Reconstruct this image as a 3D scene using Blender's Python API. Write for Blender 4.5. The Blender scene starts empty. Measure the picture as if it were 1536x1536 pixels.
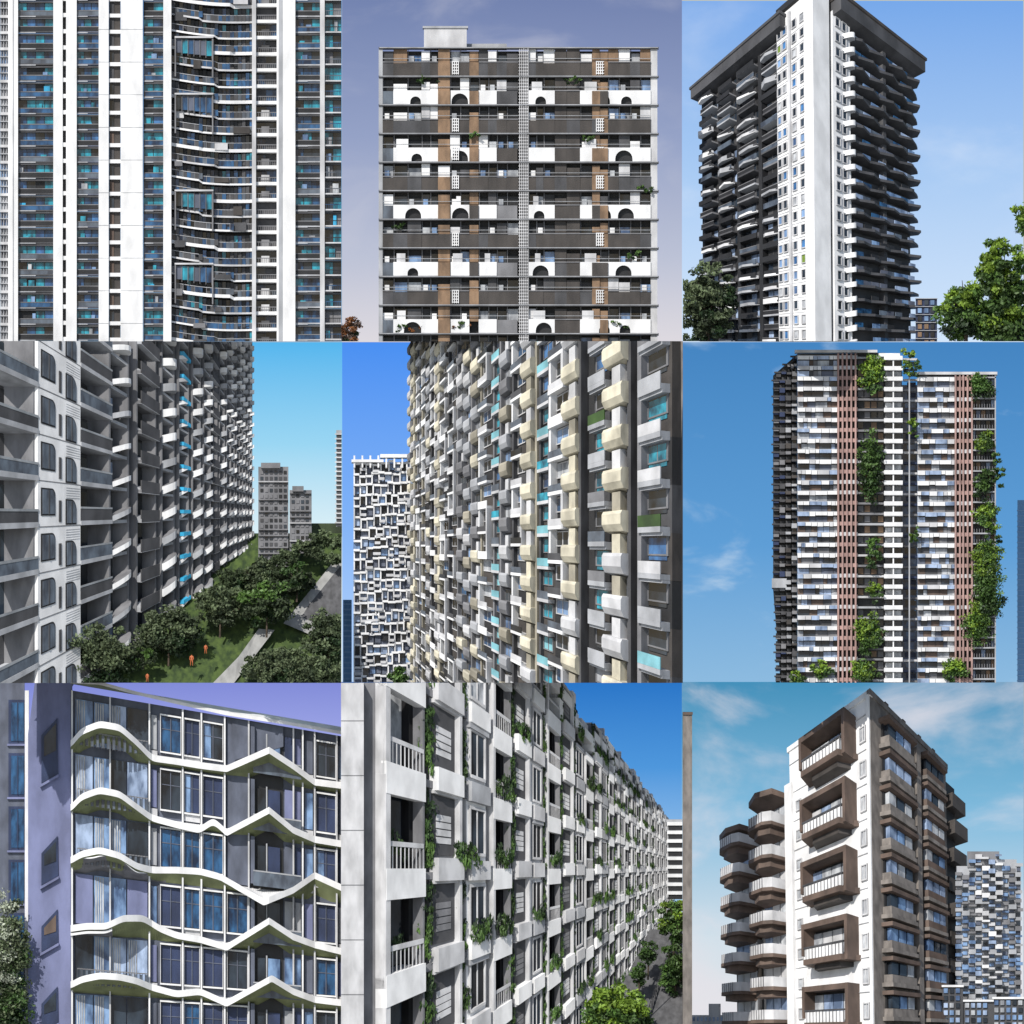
import bpy,bmesh,math,random
import numpy as np
R=random.Random(7); NR=np.random.RandomState(5)
S=bpy.context.scene
def lin(c):
    if isinstance(c,str):
        c=[int(c[i:i+2],16)/255 for i in (1,3,5)]
        return tuple(x/12.92 if x<=.04045 else ((x+.055)/1.055)**2.4 for x in c)
    return tuple(c)
MATS={}
def mat(name,c,rough=.7,var=.2,sc=5,c2=None,bump=.1,metal=0,fine=60,thr=(.35,.65)):
    m=bpy.data.materials.new(name); m.use_nodes=True; nt=m.node_tree; N=nt.nodes; L=nt.links
    b=N['Principled BSDF']; c=lin(c)
    tc=N.new('ShaderNodeTexCoord'); mp=N.new('ShaderNodeMapping'); mp.inputs['Scale'].default_value=(1,1,.4)
    n1=N.new('ShaderNodeTexNoise'); n1.inputs['Scale'].default_value=sc; n1.inputs['Detail'].default_value=6
    L.new(tc.outputs['Object'],mp.inputs[0]); L.new(mp.outputs[0],n1.inputs['Vector'])
    cr=N.new('ShaderNodeValToRGB'); cr.color_ramp.elements[0].position=thr[0]; cr.color_ramp.elements[1].position=thr[1]
    lo=lin(c2) if c2 is not None else tuple(x*(1-var*1.4) for x in c)
    cr.color_ramp.elements[0].color=(*lo,1); cr.color_ramp.elements[1].color=(*[min(1,x*(1+var*.25)) for x in c],1)
    L.new(n1.outputs['Fac'],cr.inputs[0]); L.new(cr.outputs[0],b.inputs['Base Color'])
    b.inputs['Roughness'].default_value=rough; b.inputs['Metallic'].default_value=metal
    if bump:
        n2=N.new('ShaderNodeTexNoise'); n2.inputs['Scale'].default_value=fine; n2.inputs['Detail'].default_value=2
        L.new(tc.outputs['Object'],n2.inputs['Vector'])
        bp=N.new('ShaderNodeBump'); bp.inputs['Strength'].default_value=bump; bp.inputs['Distance'].default_value=.02
        L.new(n2.outputs['Fac'],bp.inputs['Height']); L.new(bp.outputs[0],b.inputs['Normal'])
    MATS[name]=m
mat('white',(.80,.80,.80),.6,.14)
mat('offwhite',(.58,.58,.59),.7,.22)
mat('ltgrey',(.40,.41,.43),.7,.22)
mat('grey',(.20,.20,.21),.7,.25)
mat('slate',(.11,.125,.17),.6,.3)
mat('dgrey',(.07,.07,.075),.6,.3)
mat('black',(.018,.018,.02),.5,.3)
mat('brownblk',(.06,.052,.047),.6,.3)
mat('wood',(.27,.17,.10),.6,.35,sc=8)
mat('pink',(.42,.27,.24),.7,.3)
mat('brown',(.13,.09,.07),.7,.3)
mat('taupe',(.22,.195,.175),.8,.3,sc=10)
mat('cream',(.68,.63,.49),.6,.3)
mat('cream2',(.36,.33,.26),.7,.3)
mat('bluestucco',(.19,.21,.36),.8,.25,sc=3)  # blue shadow tone of the left wall, put into the stucco colour
mat('navy',(.025,.04,.10),.5,.3)
mat('glass',(.035,.05,.07),.08,c2=(.01,.012,.016),sc=4,bump=0)  # two-tone noise paints varied reflections into the glass colours, here and below
mat('glassteal',(.03,.36,.48),.08,c2=(.008,.06,.10),sc=9,bump=0)
mat('glassnavy',(.03,.11,.24),.08,c2=(.008,.02,.05),sc=9,bump=0)
mat('glassblue',(.06,.19,.42),.08,c2=(.015,.04,.10),sc=7,bump=0)
mat('glassblue2',(.22,.35,.56),.12,c2=(.05,.09,.18),sc=7,bump=0)
mat('glasslt',(.38,.48,.66),.15,c2=(.10,.14,.22),sc=7,bump=0)
mat('curtain',(.50,.52,.54),.5,c2=(.2,.21,.23),sc=9,bump=0)
mat('cyan',(.05,.42,.70),.3,.3)
mat('railglass',(.12,.15,.19),.1,c2=(.05,.06,.08),sc=7,bump=0)
mat('metal',(.45,.46,.48),.35,.2,metal=.6)
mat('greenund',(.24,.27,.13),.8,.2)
mat('aqua',(.22,.50,.56),.3,.3)
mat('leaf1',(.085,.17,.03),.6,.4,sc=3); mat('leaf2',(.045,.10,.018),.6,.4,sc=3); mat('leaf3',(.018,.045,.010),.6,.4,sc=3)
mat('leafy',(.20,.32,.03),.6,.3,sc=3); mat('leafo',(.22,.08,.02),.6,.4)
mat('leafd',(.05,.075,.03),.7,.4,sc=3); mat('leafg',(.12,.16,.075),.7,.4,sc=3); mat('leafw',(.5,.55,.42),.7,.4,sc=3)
mat('bark',(.09,.065,.045),.9,.4,sc=20)
mat('grass',(.06,.095,.02),.9,.4,sc=12,c2=(.02,.04,.01)); mat('asphalt',(.10,.10,.105),.9,.3,sc=12); mat('pave',(.32,.32,.31),.9,.2,sc=9)
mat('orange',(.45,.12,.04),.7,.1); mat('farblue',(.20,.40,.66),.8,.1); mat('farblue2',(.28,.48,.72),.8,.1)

def rect(i,j):
    x0,y0=512*i,512*j
    return [x0-(4 if i==0 else 0),x0+512+(4 if i==2 else 0),y0-(4 if j==0 else 0),y0+512+(4 if j==2 else 0)]
def flat(kx=0,ky=0,z0=0):
    def f(V):
        return np.stack([V[:,0]+kx*V[:,1],V[:,2]+ky*V[:,1],V[:,1]+z0],1),np.ones(len(V))
    return f
def persp(O,ax,ay,az,X0,ds,z0=0):
    Oh=np.array([O[0],O[1],1.0]); cols=[]
    for d,px,py,a in (ax,ay,az):
        cols.append(((1+a*d)*np.array([px,py,1.0])-Oh)/d)
    M=np.stack(cols,1); X0=np.array(X0,float)
    h=M@X0+Oh
    n=-np.linalg.solve(M+np.eye(3)*1e-12,h); n/=np.linalg.norm(n)
    e=.01; p0=h[:2]/h[2]; sc=[]
    for k in range(3):
        d=np.zeros(3); d[k]=e; q=M@(X0+d)+Oh; sc.append(np.linalg.norm(q[:2]/q[2]-p0)/e)
    s=max(sc)*h[2]
    def f(V):
        H=V@M.T+Oh
        Z=ds*s*((V-X0)@n)/H[:,2]+z0
        return np.stack([H[:,0]/H[:,2],H[:,1]/H[:,2],Z],1),H[:,2]
    return f
def uwv(p): return p
class Obj:
    def __init__(s,name,cell,mp,j=.03):
        s.name=name;s.cell=cell;s.mp=mp;s.V=[];s.F=[];s.M=[];s.ms=[];s.fr=uwv;s.j=j;s.Q=[]
    def mi(s,m):
        if m not in s.ms: s.ms.append(m)
        return s.ms.index(m)
    def add(s,vs,fs,m):
        b=len(s.V); s.V+= [s.fr(v) for v in vs]; k=s.mi(m)
        for f in fs: s.F.append(tuple(b+i for i in f)); s.M.append(k)
    def box(s,u0,u1,w0,w1,v0,v1,m):
        j=s.j; e=[R.uniform(-j,j) for _ in range(6)]
        u0+=e[0];u1+=e[1];w0+=e[2];w1+=e[3];v0+=e[4];v1+=e[5]
        s.add([(u0,w0,v0),(u1,w0,v0),(u1,w1,v0),(u0,w1,v0),(u0,w0,v1),(u1,w0,v1),(u1,w1,v1),(u0,w1,v1)],
          [(0,1,2,3),(4,5,6,7),(0,1,5,4),(1,2,6,5),(2,3,7,6),(3,0,4,7)],m)
    def ext(s,pts,axis,a,b,m,mend=None):
        j=s.j; a+=R.uniform(-j,j); b+=R.uniform(-j,j); n=len(pts)
        def P(p,q):
            if axis=='u': return (q,p[0],p[1])     # (w,v)
            if axis=='w': return (p[0],q,p[1])     # (u,v)
            return (p[0],p[1],q)                   # (u,w)
        vs=[P(p,a) for p in pts]+[P(p,b) for p in pts]
        s.add(vs,[(i,(i+1)%n,n+(i+1)%n,n+i) for i in range(n)],m)
        s.add(vs,[tuple(range(n)),tuple(range(n,2*n))],mend or m)
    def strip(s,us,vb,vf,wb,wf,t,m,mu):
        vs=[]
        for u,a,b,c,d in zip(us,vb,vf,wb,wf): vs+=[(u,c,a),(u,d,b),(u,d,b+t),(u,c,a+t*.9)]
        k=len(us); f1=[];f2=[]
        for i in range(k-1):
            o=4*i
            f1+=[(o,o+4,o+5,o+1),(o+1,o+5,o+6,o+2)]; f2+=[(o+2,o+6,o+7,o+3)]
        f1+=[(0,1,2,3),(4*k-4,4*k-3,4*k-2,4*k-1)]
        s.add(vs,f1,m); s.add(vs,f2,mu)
    def quads(s,A,m): s.Q.append((A,s.mi(m)))
    def limb(s,p0,p1,r0,r1,m,n=8):
        p0=np.array(p0,float);p1=np.array(p1,float);d=p1-p0;d/=np.linalg.norm(d)+1e-9
        a=np.cross(d,[0.3,1,0.2]);a/=np.linalg.norm(a);b=np.cross(d,a);vs=[]
        for p,r in((p0,r0),(p1,r1)):
            for i in range(n):
                t=2*math.pi*i/n; vs.append(tuple(p+r*(math.cos(t)*a+math.sin(t)*b)))
        s.add(vs,[(i,(i+1)%n,n+(i+1)%n,n+i) for i in range(n)],m)
    def finish(s):
        V=np.array(s.V,float).reshape(-1,3); F=list(s.F); M=list(s.M)
        for A,k in s.Q:
            b=len(V); n=len(A); V=np.concatenate([V,A.reshape(-1,3)])
            F+= [(b+4*i,b+4*i+1,b+4*i+2,b+4*i+3) for i in range(n)]; M+=[k]*n
        X,wp=s.mp(V); x0,x1,y0,y1=rect(*s.cell)
        F2=[];M2=[]
        out=(X[:,0]<x0)*1+(X[:,0]>x1)*2+(X[:,1]<y0)*4+(X[:,1]>y1)*8
        bad=wp<.1; out=out.tolist(); bad=bad.tolist()
        for f,k in zip(F,M):
            a=15
            for i in f: a&=out[i]
            if a or any(bad[i] for i in f): continue
            F2.append(f);M2.append(k)
        W=np.stack([(X[:,0]-768)/100,-X[:,2]/100,(768-X[:,1])/100],1)
        me=bpy.data.meshes.new(s.name); me.from_pydata(W.tolist(),[],F2)
        for m in s.ms: me.materials.append(MATS[m])
        me.polygons.foreach_set('material_index',M2)
        bm=bmesh.new(); bm.from_mesh(me)
        for co,no in (((x0-768)/100,(-1,0,0)),((x1-768)/100,(1,0,0))):
            bmesh.ops.bisect_plane(bm,geom=bm.verts[:]+bm.edges[:]+bm.faces[:],plane_co=(co,0,0),plane_no=no,clear_outer=True)
        for co,no in (((768-y0)/100,(0,0,1)),((768-y1)/100,(0,0,-1))):
            bmesh.ops.bisect_plane(bm,geom=bm.verts[:]+bm.edges[:]+bm.faces[:],plane_co=(0,0,co),plane_no=no,clear_outer=True)
        lv=[v for v in bm.verts if not v.link_faces]; bmesh.ops.delete(bm,geom=lv,context='VERTS')
        bm.to_mesh(me); bm.free()
        ob=bpy.data.objects.new(s.name,me); S.collection.objects.link(ob); return ob

def unit(o,u0,u1,v,h,wf,wb,k=3,gl=('glass',),slab='white',ts=.12,rail='glass',rh=.38,rm='railglass',mul='dgrey',bw=1,back='black',top='metal'):
    if back: o.box(u0,u1,wb-bw,wb,v,v+h,back)
    du=(u1-u0)/k
    for i in range(k):
        o.box(u0+i*du+bw*.3,u0+(i+1)*du-bw*.3,wb,wb+bw*.5,v+ts*h,v+h*R.uniform(.86,.97),R.choice(gl))
        if i: o.box(u0+i*du-bw*.4,u0+i*du+bw*.4,wb,wb+bw,v,v+h,mul)
    if slab: o.box(u0,u1,wb,wf,v,v+ts*h,slab)
    if rail=='glass':
        o.box(u0,u1,wf-bw,wf-bw*.5,v+ts*h,v+rh*h,rm); o.box(u0,u1,wf-bw*1.1,wf,v+rh*h,v+(rh+.05)*h,top)
    elif rail=='solid':
        o.box(u0,u1,wf-bw*1.5,wf+bw*.2,v,v+rh*h,rm)
    elif rail=='bars':
        n=max(3,int(abs(u1-u0)/(bw*3)))
        for i in range(n+1):
            x=u0+(u1-u0)*i/n; o.box(x-bw*.3,x+bw*.3,wf-bw,wf-bw*.4,v+ts*h,v+rh*h,rm)
        o.box(u0,u1,wf-bw*1.1,wf,v+rh*h,v+(rh+.05)*h,rm)
def win(o,u0,u1,v0,v1,w,g='glass',fr='white',bw=1.2,k=1,d=3):
    o.box(u0,u1,w,w+bw*.4,v0,v1,g)
    sv=1 if v1>v0 else -1; su=1 if u1>u0 else -1; b=bw
    o.box(u0-su*b,u0,w,w+d,v0-sv*b,v1+sv*b,fr); o.box(u1,u1+su*b,w,w+d,v0-sv*b,v1+sv*b,fr)
    o.box(u0,u1,w,w+d,v1,v1+sv*b,fr); o.box(u0,u1,w,w+d*1.3,v0-sv*b,v0,fr)
    for i in range(1,k): x=u0+(u1-u0)*i/k; o.box(x-b*.35,x+b*.35,w,w+d*.6,v0,v1,fr)

def leaves(n,c,r,ls):
    P=NR.normal(size=(n,3)); P/= (np.linalg.norm(P,axis=1)[:,None]+1e-9); P*= (NR.rand(n,1)**.45); P=P*np.array(r)+np.array(c)
    a=NR.normal(size=(n,3)); a/=np.linalg.norm(a,axis=1)[:,None]; b=np.cross(a,NR.normal(size=(n,3))); b/=np.linalg.norm(b,axis=1)[:,None]
    sz=ls*(.5+NR.rand(n,1)); a=a*sz; b=b*sz*.55
    return np.stack([P-a,P-b*1.0,P+a,P+b],1)
def foliage(o,c,r,nc,nl,ls,ms,cr=.3,shape='ell'):
    for i in range(nc):
        if shape=='box': p=np.array([R.uniform(-1,1) for _ in range(3)])
        else:
            p=NR.normal(size=3); p/=np.linalg.norm(p); p*=R.uniform(.3,.95)
        q=np.array(c)+p*np.array(r)
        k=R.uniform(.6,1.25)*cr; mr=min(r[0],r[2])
        up=-p[2]*.5+p[1]*.2-p[0]*.25+R.uniform(-.45,.45)  # paler clumps up, front and left: sunlit and shaded sides painted by leaf colour
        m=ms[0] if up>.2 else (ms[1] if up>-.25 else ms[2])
        o.quads(leaves(nl,q,(mr*k*1.2,mr*k,mr*k*.8),ls),m)
def tree(name,cell,cx,cy,rx,ry,nc,nl,ls,base,ms=('leaf1','leaf2','leaf3'),z=20,tr=3,rz=None,cr=.3):
    o=Obj(name,cell,flat()); rz=rz or min(rx,ry)*.7
    o.limb((cx,z,base),(cx+1,z,cy+ry*.3),tr,tr*.7,'bark')
    for i in range(9):
        t=R.uniform(0,6.28); e=R.uniform(.5,.85)
        o.limb((cx+1,z,cy+ry*R.uniform(.1,.6)),(cx+rx*e*math.cos(t),z+rz*.4*math.sin(t*2),cy-ry*.1+ry*e*math.sin(t)*.8),tr*.5,tr*.12,'bark',6)
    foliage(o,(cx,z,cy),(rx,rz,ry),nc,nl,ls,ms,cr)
    return o.finish()

def sky(cell,stops,cloud=None,depth=260):
    x0,x1,y0,y1=rect(*cell)
    m=bpy.data.materials.new('sky_backdrop'); m.use_nodes=True; nt=m.node_tree;N=nt.nodes;L=nt.links
    for n in list(N): N.remove(n)
    out=N.new('ShaderNodeOutputMaterial'); em=N.new('ShaderNodeEmission'); tc=N.new('ShaderNodeTexCoord'); sp=N.new('ShaderNodeSeparateXYZ')
    L.new(tc.outputs['Generated'],sp.inputs[0]); cr=N.new('ShaderNodeValToRGB'); L.new(sp.outputs['Z'],cr.inputs[0])
    el=cr.color_ramp.elements
    while len(el)>1: el.remove(el[0])
    el[0].position=stops[0][0]; el[0].color=(*lin(stops[0][1]),1)
    for p,c in stops[1:]:
        e=el.new(p); e.color=(*lin(c),1)
    col=cr.outputs[0]
    if cloud:
        ch,sc,lo,hi,strn,off=cloud
        mp=N.new('ShaderNodeMapping'); mp.inputs['Scale'].default_value=(1,1,1.9); mp.inputs['Location'].default_value=off
        L.new(tc.outputs['Object'],mp.inputs[0]); n=N.new('ShaderNodeTexNoise'); n.inputs['Scale'].default_value=sc; n.inputs['Detail'].default_value=9; n.inputs['Roughness'].default_value=.55; n.inputs['Distortion'].default_value=.4
        L.new(mp.outputs[0],n.inputs['Vector']); mr=N.new('ShaderNodeMapRange'); mr.inputs[1].default_value=lo; mr.inputs[2].default_value=hi; mr.inputs[4].default_value=strn
        mr.interpolation_type='SMOOTHSTEP'
        L.new(n.outputs['Fac'],mr.inputs[0]); mx=N.new('ShaderNodeMix'); mx.data_type='RGBA'
        L.new(mr.outputs[0],mx.inputs[0]); L.new(col,mx.inputs[6]); mx.inputs[7].default_value=(*lin(ch),1); col=mx.outputs[2]
    L.new(col,em.inputs[0]); L.new(em.outputs[0],out.inputs[0])
    m.cycles.emission_sampling='NONE'
    me=bpy.data.meshes.new('sky')
    a,b=(x0-768)/100,(x1-768)/100; c,d=(768-y1)/100,(768-y0)/100; y=depth/100
    me.from_pydata([(a,y,c),(b,y,c),(b,y,d),(a,y,d)],[],[(0,1,2,3)]); me.materials.append(m)
    ob=bpy.data.objects.new('sky',me); S.collection.objects.link(ob)

# ================= PANEL 1 =================
sky((0,0),[(0,'#9fc0e0'),(1,'#6f9fd8')],depth=200)
o=Obj('apartment_tower',(0,0),flat(0,-.12))
h=-24.3; n=23
TE=('glass','glassteal','glassnavy','glassblue','glassteal','black','glassteal','glassnavy')
for r in range(n):
    v=r*24.3
    for (a,b,k,g,sb,rl) in ((27,80,4,TE,'dgrey','glass'),(115,148,3,('glassteal','glassteal','glass','glassblue','glassnavy'),'slate','glass'),(215,245,2,TE,'grey','glass'),(443,480,3,('glassnavy','glassteal','glass'),'ltgrey','glass'),(487,512,2,('glass','grey','glassteal'),'offwhite','bars')):
        unit(o,a,b,v+R.uniform(-.6,.6),h,-4 if a!=487 else 0,-12,k,g,sb,.08,rl,.34,R.choice(('glassnavy','black','black','railglass','glassnavy')),bw=1,top='grey',mul='black')
        o.box(a,b,-14,-5,v+1,v+3.6,'dgrey')
        o.box(a,a+(b-a)*.5,-5,-3.5,v-1,v+.6,'ltgrey')
        if R.random()<.6:
            x=R.uniform(a+2,b-10); o.box(x,x+R.uniform(4,9),-12,-8,v-3,v-R.uniform(10,19),R.choice(('glassteal','curtain','glassteal','glassblue2','cyan')))
    unit(o,382,415,v+10,h,-3+R.choice((0,3)),-16,2,('glass','dgrey','glassnavy'),'white',.2,'bars',.45,'grey',bw=1)
    if R.random()<.7: o.box(392,404,-16,-8,v+8,v-6,R.choice(('offwhite','grey','dgrey')))
    o.box(94,99,-8,-1,v-5,v+1,'white')
    o.box(163,181,-9,-1.2,v-4,v+1.5,'white')
    o.box(163.5,180.5,-9,-7,v+1,v-23,'brownblk')
    o.box(165,171,-7,-6,v-2,v-20,R.choice(('brown','dgrey','glass')))
    o.box(0,12,-14,-2,v+2,v-2,'offwhite'); o.box(0,12,-14,-8,v-2,v-22,R.choice(('grey','ltgrey','glassblue2')))
    o.box(0,12,-10,-3,v-12,v-13.5,'ltgrey')
    for q in range(3): o.box(1+q*4,2+q*4,-10,-5,v,v-24,'ltgrey')
for a,b,w,m in ((12,27,3,'white'),(80,94,1,'white'),(99,115,1,'white'),(148,163,3,'white'),(181,214,3,'white'),(245,257,8,'white'),(378,384,4,'offwhite'),(415,443,4,'white'),(480,487,3,'offwhite')):
    o.box(a,b,-40,w,-12,530,m)
o.box(418,424,3.5,4.4,-12,530,'ltgrey'); o.box(94,99,-20,-9,-12,530,'black'); o.box(19,20.5,3,3.6,-12,530,'ltgrey')
for y in range(-5,530,49): o.box(181,214,2.6,3.3,y,y+.7,'ltgrey'); o.box(148,163,2.6,3.3,y,y+.7,'ltgrey')
o.box(257,380,-32,-31,-12,530,'black')
us=np.linspace(257,380,22)
for r in range(n+1):
    v=r*24.3-6
    t=(us-257)/123
    f=v+9*t+5*np.sin(t*math.pi)
    brk=R.choice((7,11,15)); st=R.choice((0,2,3))
    f=f+np.where(np.arange(22)>brk,st,0)
    wf=-8+9*np.sin(t*math.pi)+np.where(np.arange(22)>brk,-4,0)
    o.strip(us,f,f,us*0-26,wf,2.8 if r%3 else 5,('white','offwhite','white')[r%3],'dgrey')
    for i in range(21):
        g=R.choice(('glass','dgrey','glassnavy','black','glassnavy','glassblue','glass','glassteal','dgrey')) if i%3 else 'dgrey'
        vv=f[i]
        o.box(us[i]+.3,us[i+1]-.3,-20,-19+R.uniform(0,8),vv-2,vv-20,g)
        if R.random()<.8: o.box(us[i],us[i+1],wf[i]-2,wf[i]-1,vv,vv-9,R.choice(('railglass','glassnavy','glassnavy','dgrey','dgrey')))
        if i%3==0: o.box(us[i]-.4,us[i]+.4,wf[i]-2.5,wf[i]-.8,vv,vv-10,'grey')
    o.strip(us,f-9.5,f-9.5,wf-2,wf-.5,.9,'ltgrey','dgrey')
    a=R.choice((262,290,322,350))
    o.box(a,a+R.uniform(10,26),-20,R.uniform(-6,4),v+12,v+8-R.choice((3,6,9)),R.choice(('dgrey','grey','dgrey','brownblk','offwhite')))
for y0 in (285,140,395,55): 
    o.box(262,264,-20,5,y0,y0+60,'grey'); o.box(318,320,-20,6,y0+4,y0+62,'grey')
    o.box(262,320,-20,6,y0,y0+2.5,'offwhite')
    for q in range(6):
        o.box(264+q*9,272.5+q*9,0,1,y0+4+q*.5,y0+24+q,R.choice(('glass','glassnavy','glassnavy','slate','glassteal')))
        o.box(272.5+q*9,273.3+q*9,0,2.5,y0+4+q*.5,y0+28+q,'grey')
o.finish()

# ================= PANEL 2 =================
sky((1,0),[(0,'#dedae0'),(.25,'#bcc2d6'),(.6,'#95a2c6'),(1,'#7484b0')],('#cfd0dc',.5,.5,.8,.35,(3,0,1)))
o=Obj('patchwork_apartment_block',(1,0),flat(0,-.05))
o.box(574,984,-60,-16,76,530,'black')
o.box(568,574,-40,3,73,530,'ltgrey'); o.box(976,986,-40,2,73,530,'offwhite')
o.box(636,700,-50,-10,40,73,'offwhite'); o.box(634,702,-52,-8,38.5,41.5,'ltgrey'); o.box(700,760,-40,-25,64,73,'ltgrey')
segs=[574,590,611,632,645,657,675,690,704,718,732,745,760,778,793,804,815,832,850,870,888,900,912,928,945,960,976]
ys=[72+42.9*i for i in range(12)]
for i,y in enumerate(ys):
    o.box(568,988,-18,5,y-1.2,y+1.6,'dgrey'); o.box(569,987,5,5.8,y-1,y+.2,'ltgrey')
    if i==11: break
    A=i%2==0; b=ys[i+1]; pt=b-21
    for s0,s1 in zip(segs[:-1],segs[1:]):
        wd=s0 in (657,704,888,900); dk=s0 in (832,850); lat=s0==778
        pool=('white','glass','wood','glassblue2','white','dgrey','curtain','white','glassblue','black') if i==0 else ('glass','white','black','curtain','glass','dgrey','black','glassblue2','offwhite','glass','black','black')
        up=R.choice(pool)
        if wd and R.random()<.9: up='wood'
        if dk: up='brownblk'
        if lat: continue
        solid=up in('white','wood','offwhite','brownblk','dgrey')
        top=y+2 if solid and R.random()<.5 else y+R.choice((5,8,11))
        o.box(s0+.3,s1-.3,-16,(-3 if solid else -9)+R.uniform(0,4),top,pt+2,up)
        if not solid:
            o.box(s0+.6,s0+1.8,-12,-5,y+2,pt,'grey')
            if R.random()<.4: o.box(s0+3,s0+10,-9,-3,y+12,pt,R.choice(('white','curtain','glassblue2')))
        if wd and (R.random()<.8): o.box(s0,s1,-14,6.2 if not A else 3.6,pt,b-1,R.choice(('wood','wood','wood','brownblk')))
        elif A or dk: 
            o.box(s0,s1,-6,3+R.uniform(0,1.0),pt+R.choice((0,0,1)),b-1.2,R.choice(('brownblk','brownblk','brownblk','dgrey')))
            o.box(s0,s1,2,4.6,pt-1.5,pt,'grey')
    if not A:
        for (a,c,hs) in ((590,657,(622,)),(676,704,(690,)) ,(718,745,()),(793,832,(812,)),(870,976,(905,940) if i%4==1 else (938,))):
            hs=[hx for hx in hs if R.random()<.85]
            pts=[(a,pt-1),(c,pt-1),(c,b-1.5)]
            for hx in sorted(hs,reverse=True):
                hx+=R.uniform(-4,4) ; rr=R.choice((12,13,8)); rr=min(rr,(c-a)/2-1.5)
                hx=min(max(hx,a+rr+1),c-rr-1)
                pts.append((hx+rr,b-1.5)); pts+=[(hx+rr*math.cos(q),b-5-rr*1.0*math.sin(q)) for q in np.linspace(0,math.pi,12)]; pts.append((hx-rr,b-1.5))
                o.box(hx-rr-1,hx+rr+1,-5,-3.5,b-20,b-1,'black')
            pts.append((a,b-1.5))
            o.ext(pts,'w',-3,4,'white')
            if R.random()<.5: o.box(a+R.uniform(2,10),a+R.uniform(14,26),-3,2.5,pt-14,pt-1,R.choice(('white','offwhite')))
        o.box(574,590,-4,2,pt,b-1,'railglass')
        for a,c in ((632,645),(745,776)): o.box(a,c,-6,2.5,pt,b-1,R.choice(('grey','brownblk','dgrey')))
    o.box(574,976,2,2.8,pt-6.5,pt-5.7,'metal')
    for q in range(5):
        x=779+q*3.1; o.box(x,x+1.2,1,5,y,b,'offwhite')
    for q in range(9): o.box(778,793,0,4,y+q*4.8,y+q*4.8+1.4,'offwhite')
    for lx in ((678,688),(894,906)) if i%2==0 or i%5==3 else ():
        for q in range(4): o.box(lx[0]+q*3,lx[0]+q*3+1.2,2,6,y+20,b-3,'white')
        for q in range(5): o.box(lx[0],lx[1],2,5.5,y+20+q*4.4,y+21.2+q*4.4,'white')
for cx,cy,w in ((640,120,18),(860,120,12),(965,285,14),(690,488,14),(610,492,22),(935,488,32),(950,383,9),(712,205,8),(600,340,12),(880,208,10)):
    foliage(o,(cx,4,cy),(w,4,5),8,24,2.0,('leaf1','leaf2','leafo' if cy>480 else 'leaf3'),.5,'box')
o.finish()
tree('autumn_tree',(1,0),524,500,20,26,40,60,2.2,560,('leafo','brown','leaf3'),z=0,tr=2)

# ================= PANEL 3 =================
sky((2,0),[(0,'#d3e6fb'),(.5,'#a9cbf4'),(1,'#78a9ea')],('#e6effc',.25,.5,.8,.5,(1,0,4)),depth=400)
mp=persp((1230,514),(14,1055,517,.026),(12,1378,517,.021),(22,1227,8,.0),(0,0,11),.8)
o=Obj('corner_high_rise_tower',(2,0),mp,j=.004)
o.box(3.5,13.6,.5,11.4,-1,22,'black'); o.box(.3,3.5,.3,11.4,-1,23,'dgrey')
o.fr=lambda p:(p[0],-p[1],p[2])
for ci,(a,b) in enumerate(((3.7,5.5),(6.1,8.2),(9.0,10.8),(11.4,13.3))):
    for f in range(-1,22):
        wf=(.1,.3,.4,.6)[ci]+R.choice((0,.1,.2))
        unit(o,a,b,f,1,wf,-.4,3,('glass','black','glass','black','dgrey','glasslt'),R.choice(('grey','dgrey','ltgrey','dgrey')),.12,'glass' if R.random()<.6 else 'solid',.38,R.choice(('black','black','black','railglass')),bw=.06,top='grey')
        if R.random()<.45:
            c=a+(b-a)*R.choice((.35,.6,.8)); w2=wf+R.uniform(.1,.35)
            o.ext([(a,wf-.1),(c,w2),(b,wf),(b,wf-.3),(a,wf-.3)],'v',f-.08,f+R.choice((.08,.14,.3)),R.choice(('offwhite','white','ltgrey')))
    o.box(b+.1,b+.5,-.5,.1,-1,22,'black')
o.box(0,3.5,-.6,.45,-1,23.0,'white')
for f in range(-1,22):
    for a in (.8,1.55,2.5,3.02):
        win(o,a,a+.34,f+.3,f+.82,.45,R.choice(('glass','glassblue','glassblue2','curtain','glass','glass') if R.random()<.97 else ('leafy',)),'offwhite',.05,1,.1)
    o.box(0,3.5,.43,.48,f+.02,f+.05,'ltgrey')
o.box(-.0,.5,.45,.75,-1,23.4,'white')
o.box(2.05,2.25,.45,.6,-1,22.6,'offwhite')
o.fr=lambda p:(-p[1],p[0],p[2])
o.box(-.7,.9,-.6,.2,-1,23.4,'white'); o.box(.9,1.25,-.6,.0,-1,23,'black'); o.box(1.25,3.1,-.6,.2,-1,22.2,'white'); 
o.box(3.1,11.4,-1.2,-1.1,-1,22,'black')
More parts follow.
